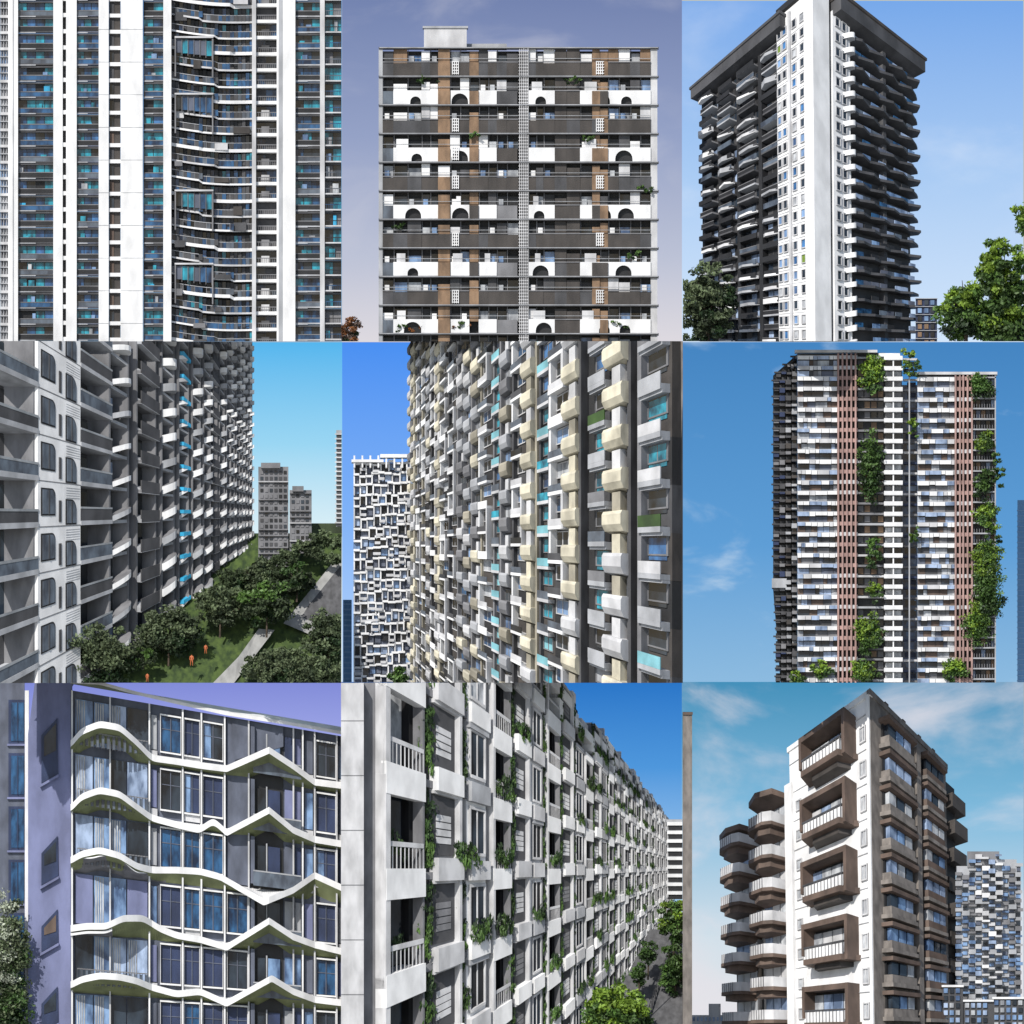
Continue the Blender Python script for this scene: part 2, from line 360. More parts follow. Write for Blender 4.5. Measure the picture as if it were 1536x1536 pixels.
for f in range(-1,22):
    for a in (1.5,2.2): win(o,a,a+.4,f+.25,f+.8,.2,'glass','ltgrey',.05,1,.1)
    uu=np.linspace(2.3,3.5,9); t=(uu-2.3)/1.2
    o.strip(uu,f+.1+.2*t,f+.1+.2*t,uu*0+.1,.2+.5*np.sin(t*math.pi),-.35,'white','ltgrey')
    unit(o,3.2,11.2,f,1,.3,-1.0,9,('glass','glassblue2','glasslt','glassnavy','black'),'black',.12,None,bw=.06)
    pts=[(3.2,-1.1),(3.2,.5)]
    for q,x in enumerate(np.linspace(3.8,11.3,7)): pts.append((x,.75 if (q+f)%2 else .4))
    pts+= [(11.9,.15),(11.3,-1.1)]
    o.ext(pts,'v',f-.08,f+.10,'dgrey')
    for q in range(8):
        x=3.4+q*.97+R.uniform(-.1,.1)
        if R.random()<.8: o.box(x,x+.88,.25,.31,f+.12,f+.45,R.choice(('railglass','glasslt','slate','glassnavy','glassblue2','black')))
    o.box(7.0,7.4,-1.1,.2,f,f+1,'dgrey')
o.fr=uwv
o.box(-.6,3.3,-.7,11.6,22.9,23.3,'black')
o.box(2.6,14.2,-1.0,11.6,21.7,22.5,'dgrey'); o.box(2.5,14.3,-1.1,11.6,22.5,22.7,'dgrey')
o.box(-.9,2.0,1.3,11.9,21.9,22.8,'dgrey'); o.box(-1.0,2.0,1.2,12.0,22.8,23.0,'brownblk')
o.finish()
o=Obj('low_rise_building',(2,0),flat())
o.box(1374,1406,-60,-40,447,520,'navy')
for y in range(450,515,12):
    for x in (1377,1387,1396): o.box(x,x+6,-40,-38,y,y+7,R.choice(('glassblue2','wood','glass')))
    o.box(1373,1407,-40,-37,y-3,y-2,'ltgrey')
o.finish()
tree('leafy_tree',(2,0),1500,418,44,62,120,90,3.4,590,('leafy','leaf1','leaf2'),z=30,tr=4,cr=.22)
tree('leafy_tree',(2,0),1448,465,44,58,100,80,3.4,590,('leafy','leaf1','leaf3'),z=20,tr=4,cr=.24)
tree('leafy_tree',(2,0),1515,490,50,45,90,90,3.4,590,('leafy','leaf1','leaf3'),z=20,tr=4,cr=.3)
tree('leafy_tree',(2,0),1550,330,34,34,40,90,3.2,560,('leafy','leaf1','leaf3'),z=20,tr=2,cr=.3)
tree('shade_tree',(2,0),1060,460,50,76,130,100,2.8,560,('leafg','leafd','leaf3'),z=60,tr=4,cr=.20)

# ================= PANEL 4 =================
sky((0,1),[(0,'#eef6f8'),(.45,'#daeff7'),(.7,'#9ad6f3'),(1,'#55b6ee')],depth=300)
mp=persp((0,770),(1,47.5/1.1,770,.1),(1,34,770,0),(1,0,692,0),(8,0,0),.32)
o=Obj('long_apartment_building',(0,1),mp,j=.003)
widths={'balc':2.35,'white':2.0,'balc2':2.0,'wave':1.5,'gap':.8,'balcd':2.0,'wavew':1.7,'blue':1.7}
u=-1.2
seq=['balc','white','balc2','wave','gap','balcd','gap','wavew','gap','blue','gap','wavew','gap','wavew','balcd','gap','wavew','gap','wavew','wavew','gap','wavew','wavew','wavew','gap','wavew','wavew']
for kx,t in enumerate(seq):
    a,b=u,u+widths[t]; u=b
    ft=7 if kx<6 else (11 if kx<12 else 19)
    o.box(a,b,-1.6,-1.4,-7,ft-.2,'black')
    o.box(b-.06,b+.06,-1.5,.15,-7,ft-.3,'grey' if t!='white' else 'dgrey')
    for f in range(-6,ft):
        v=f-.3
        if t in('balc','balc2'):
            unit(o,a,b,v,1,.35,-1.3,3,('glass','black','dgrey','glass'),'ltgrey',.11,'glass',.42 if t=='balc2' else .34,'railglass' if f%2 else 'dgrey',bw=.04,back='dgrey')
            o.box(a+.1,a+.6,-1.3,-.6,v,v+1,'grey')
        elif t=='white':
            o.box(a,b,-1,.3,v,v+1,'white')
            for (x0,x1,rad) in ((a+.12,a+.72,.15),(a+1.22,a+1.75,.25)):
                dz=.0 if x0<a+1 else -.22
                pts=[(x0,v+.25+dz),(x1,v+.25+dz)]+[(x1-rad+rad*math.cos(g),v+.86+dz-rad+rad*math.sin(g)) for g in np.linspace(0,1.57,6)]+[(x0,v+.86+dz)]
                o.ext(pts,'w',.29,.33,'black'); c=(x0+x1)/2
                pts=[(c+(p[0]-c)*.84,p[1]*.88+(v+.55+dz)*.12) for p in pts]; o.ext(pts,'w',.32,.36,'railglass')
                o.box(c-.02,c+.02,.33,.38,v+.28+dz,v+.82+dz,'dgrey')
            o.box(a,b,.29,.32,v+.0,v+.02,'grey'); o.box(a+.9,a+1.0,.28,.34,v+.1,v+.6,'dgrey')
            for q in range(5): o.box(a+1.25,a+1.95,.29,.315,v+.66+q*.06,v+.675+q*.06,'ltgrey')
        elif t in('wave','wavew','blue'):
            unit(o,a,b,v,1,.1,-1.0,2,('glass','black','glasslt','dgrey','black'),'ltgrey',.1,None,bw=.05,back='dgrey')
            uu=np.linspace(a,b,7); tt=(uu-a)/(b-a); am=.7 if t!='blue' else .4
            vf=v+.05+.30*tt; 
            o.strip(uu,vf,vf+.08*np.sin(tt*3.14),uu*0-.2,.1+am*np.sin(tt*2.6+.25),.30 if kx%3 else .16,'white' if (f+kx)%3 else 'ltgrey','grey')
            if t=='blue': o.box(a+.2,b-.2,.1,.5,v+.3,v+.46,'cyan')
        elif t=='balcd':
            unit(o,a,b,v,1,.5,-1.0,3,('glass','black'),'grey',.1,'solid',.42,'dgrey',bw=.05)
            o.ext([(-.1,v),(.5,v-.02),(.5,v+.1),(-.1,v+.25)],'u',a,b,'ltgrey')
        else:
            o.box(a,b,-1.2,-.9,v,v+1,'dgrey'); 
            if f%2: o.box(a+.1,b-.1,-.9,-.8,v+.3,v+.8,'glass')
o.finish()
def block(name,items,cell,ms):
    o=Obj(name,cell,flat())
    for (a,b,t,bt) in items:
        o.box(a,b,-100,-78,t,bt,ms); o.box(a+4,b-12,-90,-70,t-6,t+2,'grey')
        for y in range(t+6,bt,9):
            for x in range(a+3,b-3,7): o.box(x,x+4.5,-78,-77,y,y+5,R.choice(('dgrey','glass','grey','black')))
            if R.random()<.6: o.box(a,b,-78,-74,y-2,y-.8,R.choice(('offwhite','grey')))
    o.finish()
block('apartment_block',((387,432,700,850),),(0,1),'grey'); block('apartment_block',((434,467,735,830),),(0,1),'grey')
o=Obj('high_rise_tower',(0,1),flat())
o.box(504,516,-100,-80,645,790,'ltgrey')
for y in range(650,785,7): o.box(502,515,-80,-76,y,y+2,'offwhite'); o.box(505,515,-80,-78,y+2,y+6,'dgrey')
o.finish()
def sheet(o,pts,m): o.add(pts,[tuple(range(len(pts)))],m)
o=Obj('lawn',(0,1),flat())
sheet(o,[(-10,60,1040),(520,60,1040),(520,-130,800),(380,-130,800),(300,-70,880)],'grass')
o.finish()
o=Obj('road',(0,1),flat())
sheet(o,[(425,-14,935),(520,10,975),(520,-70,845),(498,-72,845)],'pave')
sheet(o,[(452,-20,925),(520,2,955),(520,-66,850),(500,-69,850)],'asphalt')
o.finish()
o=Obj('footpath',(0,1),flat())
sheet(o,[(318,52,1026),(350,52,1026),(412,2,945),(388,0,943),(358,30,985)],'pave'); o.finish()
R.seed(3)
o=Obj('distant_treeline',(0,1),flat())
o.box(466,516,-200,-180,785,805,'leafd')
for x,y,r in ((480,808,22),(505,812,20),(455,822,20),(430,836,24),(405,845,24),(475,830,18),(500,838,14),(395,850,20),(418,862,20)):
    foliage(o,(x,-70+(y-800)*.6,y),(r,10,r*.6),40,40,2.2,('leafg','leafd','leafd'),.3)
o.finish()
for (x,y,rx,ry,ms,z) in ((140,985,78,50,('leafg','leafg','leaf3'),60),(253,945,54,40,('leafg','leafd','leaf3'),35),(330,908,40,36,('leafg','leafg','leafd'),10),(400,905,40,38,('leaf1','leafd','leaf3'),20),(385,868,34,24,('leafg','leafd','leaf3'),-20),(445,868,28,26,('leaf2','leafd','leaf3'),-20),(425,1000,68,34,('leafg','leafg','leaf3'),70),(492,955,38,46,('leafg','leafd','leaf3'),50),(480,1015,50,34,('leafg','leafd','leaf3'),80),(345,870,26,20,('leafd','leafd','leaf3'),-10),(215,985,20,14,('leaf1','leafd','leaf3'),65)):
    tree('garden_tree',(0,1),x,y,rx,ry,int(rx*2.0),75,2.7,min(y+ry*1.35,1030),ms,z=z,tr=1.6,cr=.25)

# ================= PANEL 5 =================
sky((1,1),[(0,'#b9d6fa'),(.5,'#7fb2f7'),(1,'#4a90f2')],depth=300)
VP=433;a_=.12
def ul(u): return (1000+VP*a_*u)/(1+a_*u)
mp=persp((1000,820),(1,ul(1),820,a_),(1,978,818,0),(1,1000,748,0),(6,0,0),.42)
o=Obj('ribbed_apartment_tower',(1,1),mp,j=.003)
UE=(1000-613)/(a_*(613-VP))
o.box(-.3,UE,-1.5,-1.0,-9,17.2,'black')
R.seed(11)
def pod(o,u0,u1,v,w,m):
    o.ext([(-.6,v-.02),(w*.6,v+.06),(w,v+.22),(w,v+.46),(w*.8,v+.54),(-.6,v+.54)],'u',u0,u1,m)
u=0.0;k=0
SEQ=['box','dark','pod','box','dark','pod','white','cyan','gap','pod','white','gap','podd','cyan','gap']
while u<UE-.3:
    ty=SEQ[k] if k<len(SEQ) else R.choice(('pod','podd','gap','cyan','podd','white','white','gap'))
    wd=dict(box=.62,dark=.34,gap=.2,pod=.52,podd=.62,white=.68,cyan=.6)[ty]*(1 if u<7 else 1.15)
    a,b=u,min(u+wd,UE); u=b;k+=1; off=R.choice((0,.3,.5))
    for f in range(-9,17):
        v=f+off
        if v>16.2: continue
        if ty in('dark','gap'): 
            o.box(a,b,-1,-.5,v,v+1,'black'); 
            if ty=='gap' and R.random()<.3: o.box(a,b,-.6,-.1,v,v+.1,'grey')
            continue
        o.box(a,b,-1,-.35,v,v+1,R.choice(('dgrey','black','black','brownblk')))
        g=R.choice(('glass','glassblue2','glass','glass','glassnavy','curtain')) if ty!='cyan' else R.choice(('aqua','glassblue','glassteal','glassteal'))
        win(o,a+.1,b-.1,v+.55,v+.93,-.35,g,'grey' if ty!='white' else 'offwhite',.035,2,.08)
        if ty=='box':
            o.box(a+.04,b-.04,-.4,.35,v,v+.12,'ltgrey'); o.box(a+.04,b-.04,.28,.35,v+.12,v+.38,R.choice(('aqua','ltgrey','railglass','aqua','leaf2') if f%3==0 else ('ltgrey','offwhite','grey','aqua')))
            o.box(a+.04,b-.04,-.4,.2,v+.93,v+1.0,'ltgrey'); o.box(a+.1,b-.1,-.34,-.3,v+.42,v+.9,R.choice(('glassblue2','glass','glassblue','glassteal','ltgrey')))
        elif ty=='pod':
            pod(o,a-.02,b+.02,v,.6,R.choice(('cream','cream','cream','offwhite'))); o.box(a+.14,b-.14,-.4,.2,v+.5,v+1.0,R.choice(('cream','cream2','cream2','offwhite')))
        elif ty=='podd':
            pod(o,a+.05,b-.05,v,.45,R.choice(('offwhite','ltgrey','cream','cream2','grey')))
            if R.random()<.4: o.box(a,a+.2,-.4,.3,v+.5,v+.9,'offwhite')
        elif ty=='white':
            o.box(a+.02,b-.02,-.4,.45,v,v+.10,'white'); o.box(a+.02,b-.02,.38,.45,v+.10,v+.30,R.choice(('white','railglass','offwhite','dgrey','glass')))
            if R.random()<.4: o.box(a,a+.09,-.4,.45,v,v+1,'offwhite')
            if R.random()<.4: o.box(b-.09,b,-.4,.3,v,v+1,'white')
        else:
            o.box(a+.03,b-.03,-.4,.3,v,v+.1,'offwhite'); o.box(a+.03,b-.03,.25,.3,v+.1,v+.34,R.choice(('aqua','glassteal','railglass','aqua')))
    if R.random()<.4: o.box(b-.08,b+.02,-1,R.choice((0,.2)),-9,16.5,R.choice(('cream2','grey','dgrey')))
    if R.random()<.5: o.box(a,b,-1,.1,16.5,17.2,'offwhite')
o.finish()
o=Obj('rendered_side_wall',(1,1),flat()); o.box(996,1030,-40,60,500,1030,'taupe'); o.finish()
o=Obj('lattice_apartment_tower',(1,1),flat(.0,-.1))
o.box(530,618,-110,-90,686,1030,'slate')
for r in range(22):
    y=688+r*16
    x=530.0
    while x<614:
        w=R.uniform(8,12); s=R.choice((0,2,-2))
        yy=y+s-(x-530)*.08
        o.box(x,x+w,-90,-79+R.uniform(-3,3),yy,yy+3.2,'white')
        o.box(x+1,x+w-1,-90,-86,yy+4,yy+14,R.choice(('glass','glassblue2','slate','slate','glasslt','black')))
        if R.random()<.8: o.box(x,x+2,-90,-80,yy,yy+17,R.choice(('white','offwhite')))
        if R.random()<.25: o.box(x,x+w,-80,-77,yy+9,yy+13,'offwhite')
        x+=w
o.box(527,575,-95,-70,682,686,'white'); o.box(570,616,-95,-70,674,679,'white')
for x in range(530,612,12): o.box(x,x+2.5,-92,-72,676,694,'white')
o.finish()
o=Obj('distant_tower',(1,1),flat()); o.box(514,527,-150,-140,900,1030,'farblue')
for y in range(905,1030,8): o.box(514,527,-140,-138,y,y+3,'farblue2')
o.finish()
tree('garden_tree',(1,1),596,1018,16,24,36,60,2.2,1060,('leaf1','leaf2','leaf3'),z=0,tr=1.5)

# ================= PANEL 6 =================
sky((2,1),[(0,'#8dbbe0'),(.4,'#5f9ed6'),(1,'#4585c2')],('#b5cfe8',.45,.53,.70,.85,(2.3,0,.45)))
o=Obj('green_twin_tower',(2,1),flat(0,-.08))
R.seed(21)
p=15.6
def fac(x0,x1,y0,w0=0):
    o.box(x0,x1,w0-14,w0-7,y0,1030,'dgrey')
    y=y0+3
    while y<1030:
        o.box(x0,x1,w0-7,w0,y,y+1.5,'ltgrey')
        x=x0
        while x<x1:
            w=R.choice((6,9,12,18)); xe=min(x1,x+w)
            o.box(x+.3,xe-.3,w0-3,w0+R.uniform(0,1.2),y+.8,y+R.choice((6,6.5,7)),R.choice(('white','white','offwhite','white','glasslt')))
            o.box(x+.3,xe-.3,w0-7,w0-6,y+7.5,y+p,R.choice(('glass','dgrey','glasslt','grey','slate','curtain','brown')))
            x=xe
        y+=p
fac(1196,1256,530); fac(1376,1432,562)
for (x0,x1,y0) in ((1256,1286,530),(1432,1457,562)):
    o.box(x0,x1,-16,-8,y0,1030,'brownblk')
    x=x0
    while x<x1: 
        o.box(x,x+2.6,-8,3,y0,1030,'pink'); x+=R.choice((5,6.5))
    y=y0+3
    while y<1030: 
        o.box(x0,x1,-8,1,y,y+5.5,R.choice(('pink','pink','offwhite','offwhite'))); y+=p
o.ext([(1160,560),(1196,528),(1196,1030),(1172,1030),(1160,880)],'w',-60,-40,'black')  # left flank stands in shade; that darkness is put into its colours
y=532
while y<1030:
    dx=(560-y)*1 if y<560 else 0
    xl=1160+max(0,dx); 
    if 880<y: xl=1163
    for q in range(4):
        a=xl+q*(1196-xl)/4; b=xl+(q+1)*(1196-xl)/4
        o.box(a+.5,b-.5,-40,-30+q*6,y+R.uniform(-1,1),y+R.choice((3,4,7)),R.choice(('grey','dgrey','ltgrey','brownblk') if q>1 else ('dgrey','navy','grey')))
        o.box(a+1,b-1,-40,-37+q*5,y+7,y+13,R.choice(('black','glass','dgrey','ltgrey') if q==3 else ('black','dgrey')))
    o.box(xl-R.uniform(0,3),1197,-40,-28,y-1,y+.8,'dgrey')
    y+=p/1.3
o.box(1158,1180,-45,-20,866,880,'ltgrey')
o.box(1286,1376,-40,-30,575,1030,'glassblue'); o.box(1286,1328,-30,-14,528,1030,'dgrey')
o.box(1327,1353,-26,-12,534,1030,'dgrey')
y=534
while y<1030:
    o.box(1326,1354,-12,5,y,y+6,'white'); o.box(1328,1352,-12,-9,y+7,y+14,R.choice(('glass','curtain','grey')))
    o.box(1339,1341,-12,3,y,y+p,'white')
    o.box(1286,1326,-14,-2,y+1,y+4,R.choice(('ltgrey','grey','offwhite'))); 
    for q in range(4): o.box(1287+q*10,1295+q*10,-14,-12,y+5,y+14,R.choice(('glass','black','grey','wood')))
    o.box(1355,1376,-26,-16+R.uniform(0,6),y+2,y+5,R.choice(('offwhite','grey','navy'))); o.box(1357+R.uniform(0,6),1374,-30,-26,y+6,y+13,R.choice(('glassblue','navy','glass','glassblue2')))
    if y>560:
        o.box(1457,1494,-14,2,y,y+2,'ltgrey'); 
        for q in range(5): o.box(1457+q*7.5,1463+q*7.5,-14,-11,y+3,y+14,R.choice(('glass','dgrey','wood','glassblue2','black')))
        for q in range(10): o.box(1457+q*3.9,1457.8+q*3.9,0,1,y-6,y,'grey')
    y+=p
o.box(1457,1494,-30,-14,562,1030,'dgrey')
o.box(1192,1316,-24,4,525,529,'offwhite'); o.box(1376,1496,-24,4,558,562,'offwhite'); o.box(1318,1350,-20,3,530,535,'white')
for x in (1363,1492): o.box(x,x+2,-10,2,545 if x<1400 else 562,1030,'ltgrey')
o.finish()
o=Obj('vertical_garden',(2,1),flat())
G=('leafy','leaf1','leaf2')
for (cx,cy,rx,ry) in ((1308,562,20,36),(1306,700,20,62),(1310,832,13,26),(1312,888,13,18),(1302,950,22,34),(1298,1008,24,20),(1367,545,12,22),(1370,640,7,16),(1370,802,6,12),(1474,580,20,22),(1476,665,18,20),(1474,725,16,28),(1496,708,10,30),(1478,770,20,20),(1482,850,26,40),(1484,900,26,32),(1466,935,24,34),(1232,1005,18,14),(1196,1016,16,10),(1434,1005,26,18),(1490,800,12,16)):
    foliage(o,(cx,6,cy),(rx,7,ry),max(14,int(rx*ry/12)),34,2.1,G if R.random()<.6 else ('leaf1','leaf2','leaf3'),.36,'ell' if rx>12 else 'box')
o.finish()
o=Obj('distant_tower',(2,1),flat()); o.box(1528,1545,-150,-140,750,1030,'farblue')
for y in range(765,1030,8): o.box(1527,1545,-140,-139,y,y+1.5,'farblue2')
o.finish()

# ================= PANEL 7 =================
sky((0,2),[(0,'#b9bdf2'),(.8,'#a3abea'),(1,'#828cd8')])
o=Obj('wavy_balcony_apartment_building',(0,2),flat(0,0))
R.seed(31)
YB=[(1036,.17),(1118,.155),(1208,.14),(1297,.12),(1388,.1),(1478,.07),(1568,.04)]
def Y(x,k,f):
    a=YB[k][0]+YB[k][1]*(x-110)
    b=YB[k+1][0]+YB[k+1][1]*(x-110)
    return a+(b-a)*f
def pan(u0,u1,k,f0,f1,w0,w1,m): o.ext([(u0,Y(u0,k,f0)),(u1,Y(u1,k,f0)),(u1,Y(u1,k,f1)),(u0,Y(u0,k,f1))],'w',w0,w1,m)
for k in range(6):
    pan(106,520,k,0,1,-14,-8,'slate')
    cols=[(112,140),(140,165),(165,190),(190,222),(226,236),(240,272),(276,300),(304,335),(340,372),(376,425),(426,440),(442,452),(456,470),(474,504),(506,520)]
    for a,b in cols:
        if 376<=a<426:
            pan(a,b,k,0,1,-9,-7,'black')
            pan(a,a+6,k,.1,.95,-8,6,'slate'); pan(a+10,a+22,k,.25,.95,-8,-3,'glass'); pan(a+26,a+44,k,.25,.95,-8,-2,R.choice(('glassblue2','glass','navy')))
            pan(a+23,a+25,k,.2,.95,-8,0,'ltgrey'); continue
        if a in (340,) and k in(0,1,2): pan(a,b,k,.0,1,-7,-3,'slate'); continue
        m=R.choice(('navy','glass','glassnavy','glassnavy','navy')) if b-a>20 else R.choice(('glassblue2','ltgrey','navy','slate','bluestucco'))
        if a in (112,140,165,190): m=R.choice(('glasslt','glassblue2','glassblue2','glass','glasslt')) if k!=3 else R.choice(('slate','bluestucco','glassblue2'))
        lf=a<226
        pan(a+1,b-1,k,.14 if lf else .2,.96 if lf else .84,-7,-5,m)
        if b-a>20:
            if not lf:
                pan((a+b)/2-.6,(a+b)/2+.6,k,.2,.84,-6,-3,'slate'); pan(a+1,b-1,k,.42,.435,-6,-4,'slate')
                pan(a,a+1.2,k,.16,.88,-7,0,'offwhite'); pan(b-1.2,b,k,.16,.88,-7,0,'offwhite'); pan(a,b,k,.15,.18,-7,1,'white'); pan(a,b,k,.85,.88,-7,2,'white')
                if R.random()<.35: pan(a+2,a+(b-a)*.4,k,.2,.84,-5,-4.4,'glassblue2')
            elif m in('glasslt','glassblue2') and R.random()<.7:
                for q in range(4): x=a+3+q*3.5; pan(x,x+2,k,.16,.94,-5,-4.2,'curtain')
        if a in(226,276,426) or (b-a<16): pan(a,b,k,.86,1,-8,-2,'offwhite')
    for x in (108,165,224,274,302,337,373,440,454,472,505): pan(x-1.1,x+1.3,k,0,1,-8,4,'white' if x in (108,224,274,302,337,454) else 'offwhite')
    if k!=3:
        a,b=116,222; n=26
        for q in range(n+1):
            x=a+(b-a)*q/n; w=6+22*math.sin(math.pi*(x-108)/118)
            o.box(x-.3,x+.3,w-1,w,Y(x,k,.68)+3,Y(x,k,.98),'dgrey')
            if q<n: 
                x2=a+(b-a)*(q+1)/n; o.ext([(x,w-1),(x2,w-1),(x2,w),(x,w)],'v',Y(x,k,.67)+3,Y(x,k,.69)+3,'grey')
                if q%2: o.box(x,x2,w-.9,w-.6,Y(x,k,.70)+3,Y(x,k,.97),'railglass')
    pan(380,452,k,.72,.98,14,15.5,'railglass'); pan(380,452,k,.70,.725,13.5,16,'ltgrey')
curves=[
 [(106,1020),(150,1022),(200,1036),(260,1050),(340,1068),(430,1082),(520,1098)],
 [(106,1112),(122,1092),(150,1081),(180,1086),(205,1108),(228,1132),(265,1137),(300,1143),(340,1148),(404,1120),(440,1144),(472,1168),(520,1174)],
 [(106,1208),(122,1190),(150,1180),(180,1186),(205,1205),(228,1222),(265,1232),(300,1240),(320,1226),(340,1244),(404,1210),(440,1240),(472,1254),(520,1262)],
 [(106,1286),(122,1276),(150,1270),(180,1278),(205,1294),(228,1300),(265,1300),(300,1302),(330,1310),(396,1348),(440,1330),(472,1308),(520,1330)],
 [(104,1388),(130,1384),(160,1384),(185,1372),(215,1372),(240,1388),(265,1398),(300,1404),(340,1416),(404,1376),(440,1400),(472,1412),(520,1424)],
 [(104,1474),(122,1464),(150,1458),(180,1460),(205,1466),(228,1476),(265,1486),(300,1482),(340,1500),(408,1462),(440,1482),(472,1494),(520,1500)],
 [(104,1560),(520,1590)]]
us=np.linspace(106,520,140)
for k,c in enumerate(curves):
    vf=np.interp(us,[p[0] for p in c],[p[1] for p in c])
    ker=np.exp(-np.linspace(-2,2,9)**2); ker/=ker.sum()
    sm=np.convolve(np.pad(vf,4,mode='edge'),ker,'valid'); vf=np.where(us<330,sm,vf)
    vb=np.array([Y(x,min(k,5),0 if k<6 else 1) for x in us])+ (2 if k else -14)
    vb=np.minimum(vb,vf+26)
    wl=34*np.clip(np.sin(math.pi*np.clip((us-100)/128,0,1)),0,1)
    wr=34*np.clip(1-abs(us-404)/68,0,1)
    wf=10+np.maximum(wl,wr)*(1 if k else .15)
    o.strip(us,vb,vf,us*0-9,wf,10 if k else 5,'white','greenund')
    if k==3: 
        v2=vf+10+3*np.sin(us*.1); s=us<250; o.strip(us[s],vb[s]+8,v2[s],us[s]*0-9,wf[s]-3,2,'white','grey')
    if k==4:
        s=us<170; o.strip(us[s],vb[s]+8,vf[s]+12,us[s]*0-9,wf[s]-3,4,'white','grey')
o.ext([(348,1078),(425,1090),(425,1120),(352,1140)],'w',-7,-1,'slate')
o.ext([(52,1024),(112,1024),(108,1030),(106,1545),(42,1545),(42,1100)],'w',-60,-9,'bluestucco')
for y,t in ((1085,90),(1262,66),(1372,56),(1488,60)):
    o.ext([(62,y+18),(86,y-8),(87,y+t-14),(62,y+t)],'w',-9,-6,'navy'); o.ext([(66,y+20),(84,y),(84,y+t*.45),(66,y+t*.55)],'w',-7,-5,'glass' if y!=1372 else 'brown')
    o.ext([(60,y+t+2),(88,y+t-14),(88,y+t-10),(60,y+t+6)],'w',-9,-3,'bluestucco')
o.box(37,43,-60,-20,1036,1545,'white')
o.finish()
o=Obj('rendered_apartment_block',(0,2),flat())
o.box(-5,36,-90,-60,1020,1545,'navy'); o.box(-5,36,-60,-58.5,1020,1545,'slate')
for y in range(1050,1545,80):
    o.box(12,37,-58,-57,y,y+66,'navy'); o.box(16,35,-57,-56,y+4,y+62,'glassnavy'); o.box(25,26,-56,-54,y+4,y+62,'navy')
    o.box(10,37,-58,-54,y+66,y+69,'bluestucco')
o.finish()
o=Obj('flowering_bush',(0,2),flat()); foliage(o,(8,10,1430),(36,25,100),150,90,2.6,('leafw','leafg','leaf2'),.35); foliage(o,(5,10,1520),(40,25,50),90,90,2.6,('leafg','leaf2','leaf3'),.35); o.finish()

# ================= PANEL 8 =================
sky((1,2),[(0,'#c9e2f6'),(.45,'#9cc8f0'),(.75,'#4f97dc'),(1,'#2a76c8')],depth=300)
a_=.15
mp=persp((560,1305),(1,(560+1062*a_)/(1+a_),1305,a_),(1,603,1305,0),(1,560,1140,0),(3,0,0),.28)
o=Obj('terraced_apartment_building',(1,2),mp,j=.002)
R.seed(5)
WD={'recess':.95,'green':.30,'panel':.85,'white':.8,'shade':.22}
TY=['recess','green','panel','green','white','shade','recess','green','panel','shade','white','green']
u=.16;k=0;lay=[]
while u<56:
    ty=TY[k%12]; wd=WD[ty]*(1 if u<6 else 1.25)
    a,b=u,u+wd; u=b;k+=1
    top=4 if u<5 else R.choice((3.4,3.7,3.9,3.6))
    lay.append((a,b,ty,top))
    o.box(a,b,-1.2,-1.0,-7,top,'black')
    for f in range(-7,4):
        v=f-.1
        if v+1>top+.35: break
        if ty=='recess':
            unit(o,a,b,v,1,.12,-.8,2,('glass','black','curtain','glass'),'offwhite',.1,'bars',.33,'offwhite',bw=.03,back='dgrey')
            o.box(a+.05,a+.3,-.8,-.3,v,v+1,'dgrey')
            o.box(a,b,-.2,.2,v+.82,v+1.0,'white'); o.box(a,a+.1,-.8,.18,v,v+1,'offwhite'); o.box(a,b,0,.2,v-.06,v+.12,'white')
        elif ty=='panel':
            o.box(a,b,-.9,-.1,v,v+1,'grey'); o.box(a+.06,b-.06,-.1,-.05,v+.27,v+.95,'dgrey')
            g=R.choice(('curtain','offwhite','glass'))
            for q in range(4): o.box(a+.16,b-.22,-.06,-.03,v+.66-q*.085,v+.73-q*.085,'offwhite' if g!='glass' else 'grey')
            o.box(a+.0,b,-.1,.3,v-.02,v+.24,R.choice(('white','white','offwhite'))); o.box(a,b,-.1,.12,v+.95,v+1.0,'offwhite')
            o.box(b-.08,b,-.1,.2,v,v+1,'offwhite')
        elif ty=='white':
            o.box(a,b,-.9,0,v,v+1,R.choice(('white','offwhite','grey','ltgrey')))
            win(o,a+.12,b-.1,v+.32,v+.88,0,R.choice(('glass','black','glass','glass','curtain')),'offwhite',.04,2,.1)
            o.box(a,b,0,.28,v-.03,v+.22,R.choice(('white','offwhite','ltgrey'))); 
            if R.random()<.3: o.box(a,b,0,.2,v+.9,v+1,'ltgrey')
        elif ty=='shade':
            o.box(a,b,-.9,-.6,v,v+1,'black'); o.box(a,b,-.6,-.3,v,v+.06,'dgrey')
        else:
            o.box(a,b,-.9,-.5,v,v+1,'black'); o.box(a,b,-.3,.05,v,v+.08,'grey'); o.box(a-.02,a+.03,-.3,.1,v,v+1,'grey')
    o.box(a,b,-1,.1 if ty!='shade' else -.5,top-.12 if ty!='green' else top-.3,top+.1,'white')
    if u>5 and R.random()<.5: o.box(a+.1,b-.1,-1,-.3,top,top+.35,'offwhite')
o.finish()
o=Obj('corner_pillar',(1,2),flat()); 
o.box(505,546,-20,100,1010,1545,'offwhite'); o.box(546,563,-20,75,1010,1545,'grey'); o.box(563,568,-20,72,1010,1545,'black')
for y in range(1080,1540,82): o.box(505,546,99.5,100.6,y,y+1,'grey')
o.finish()
o=Obj('climbing_plants',(1,2),mp)
R.seed(9)
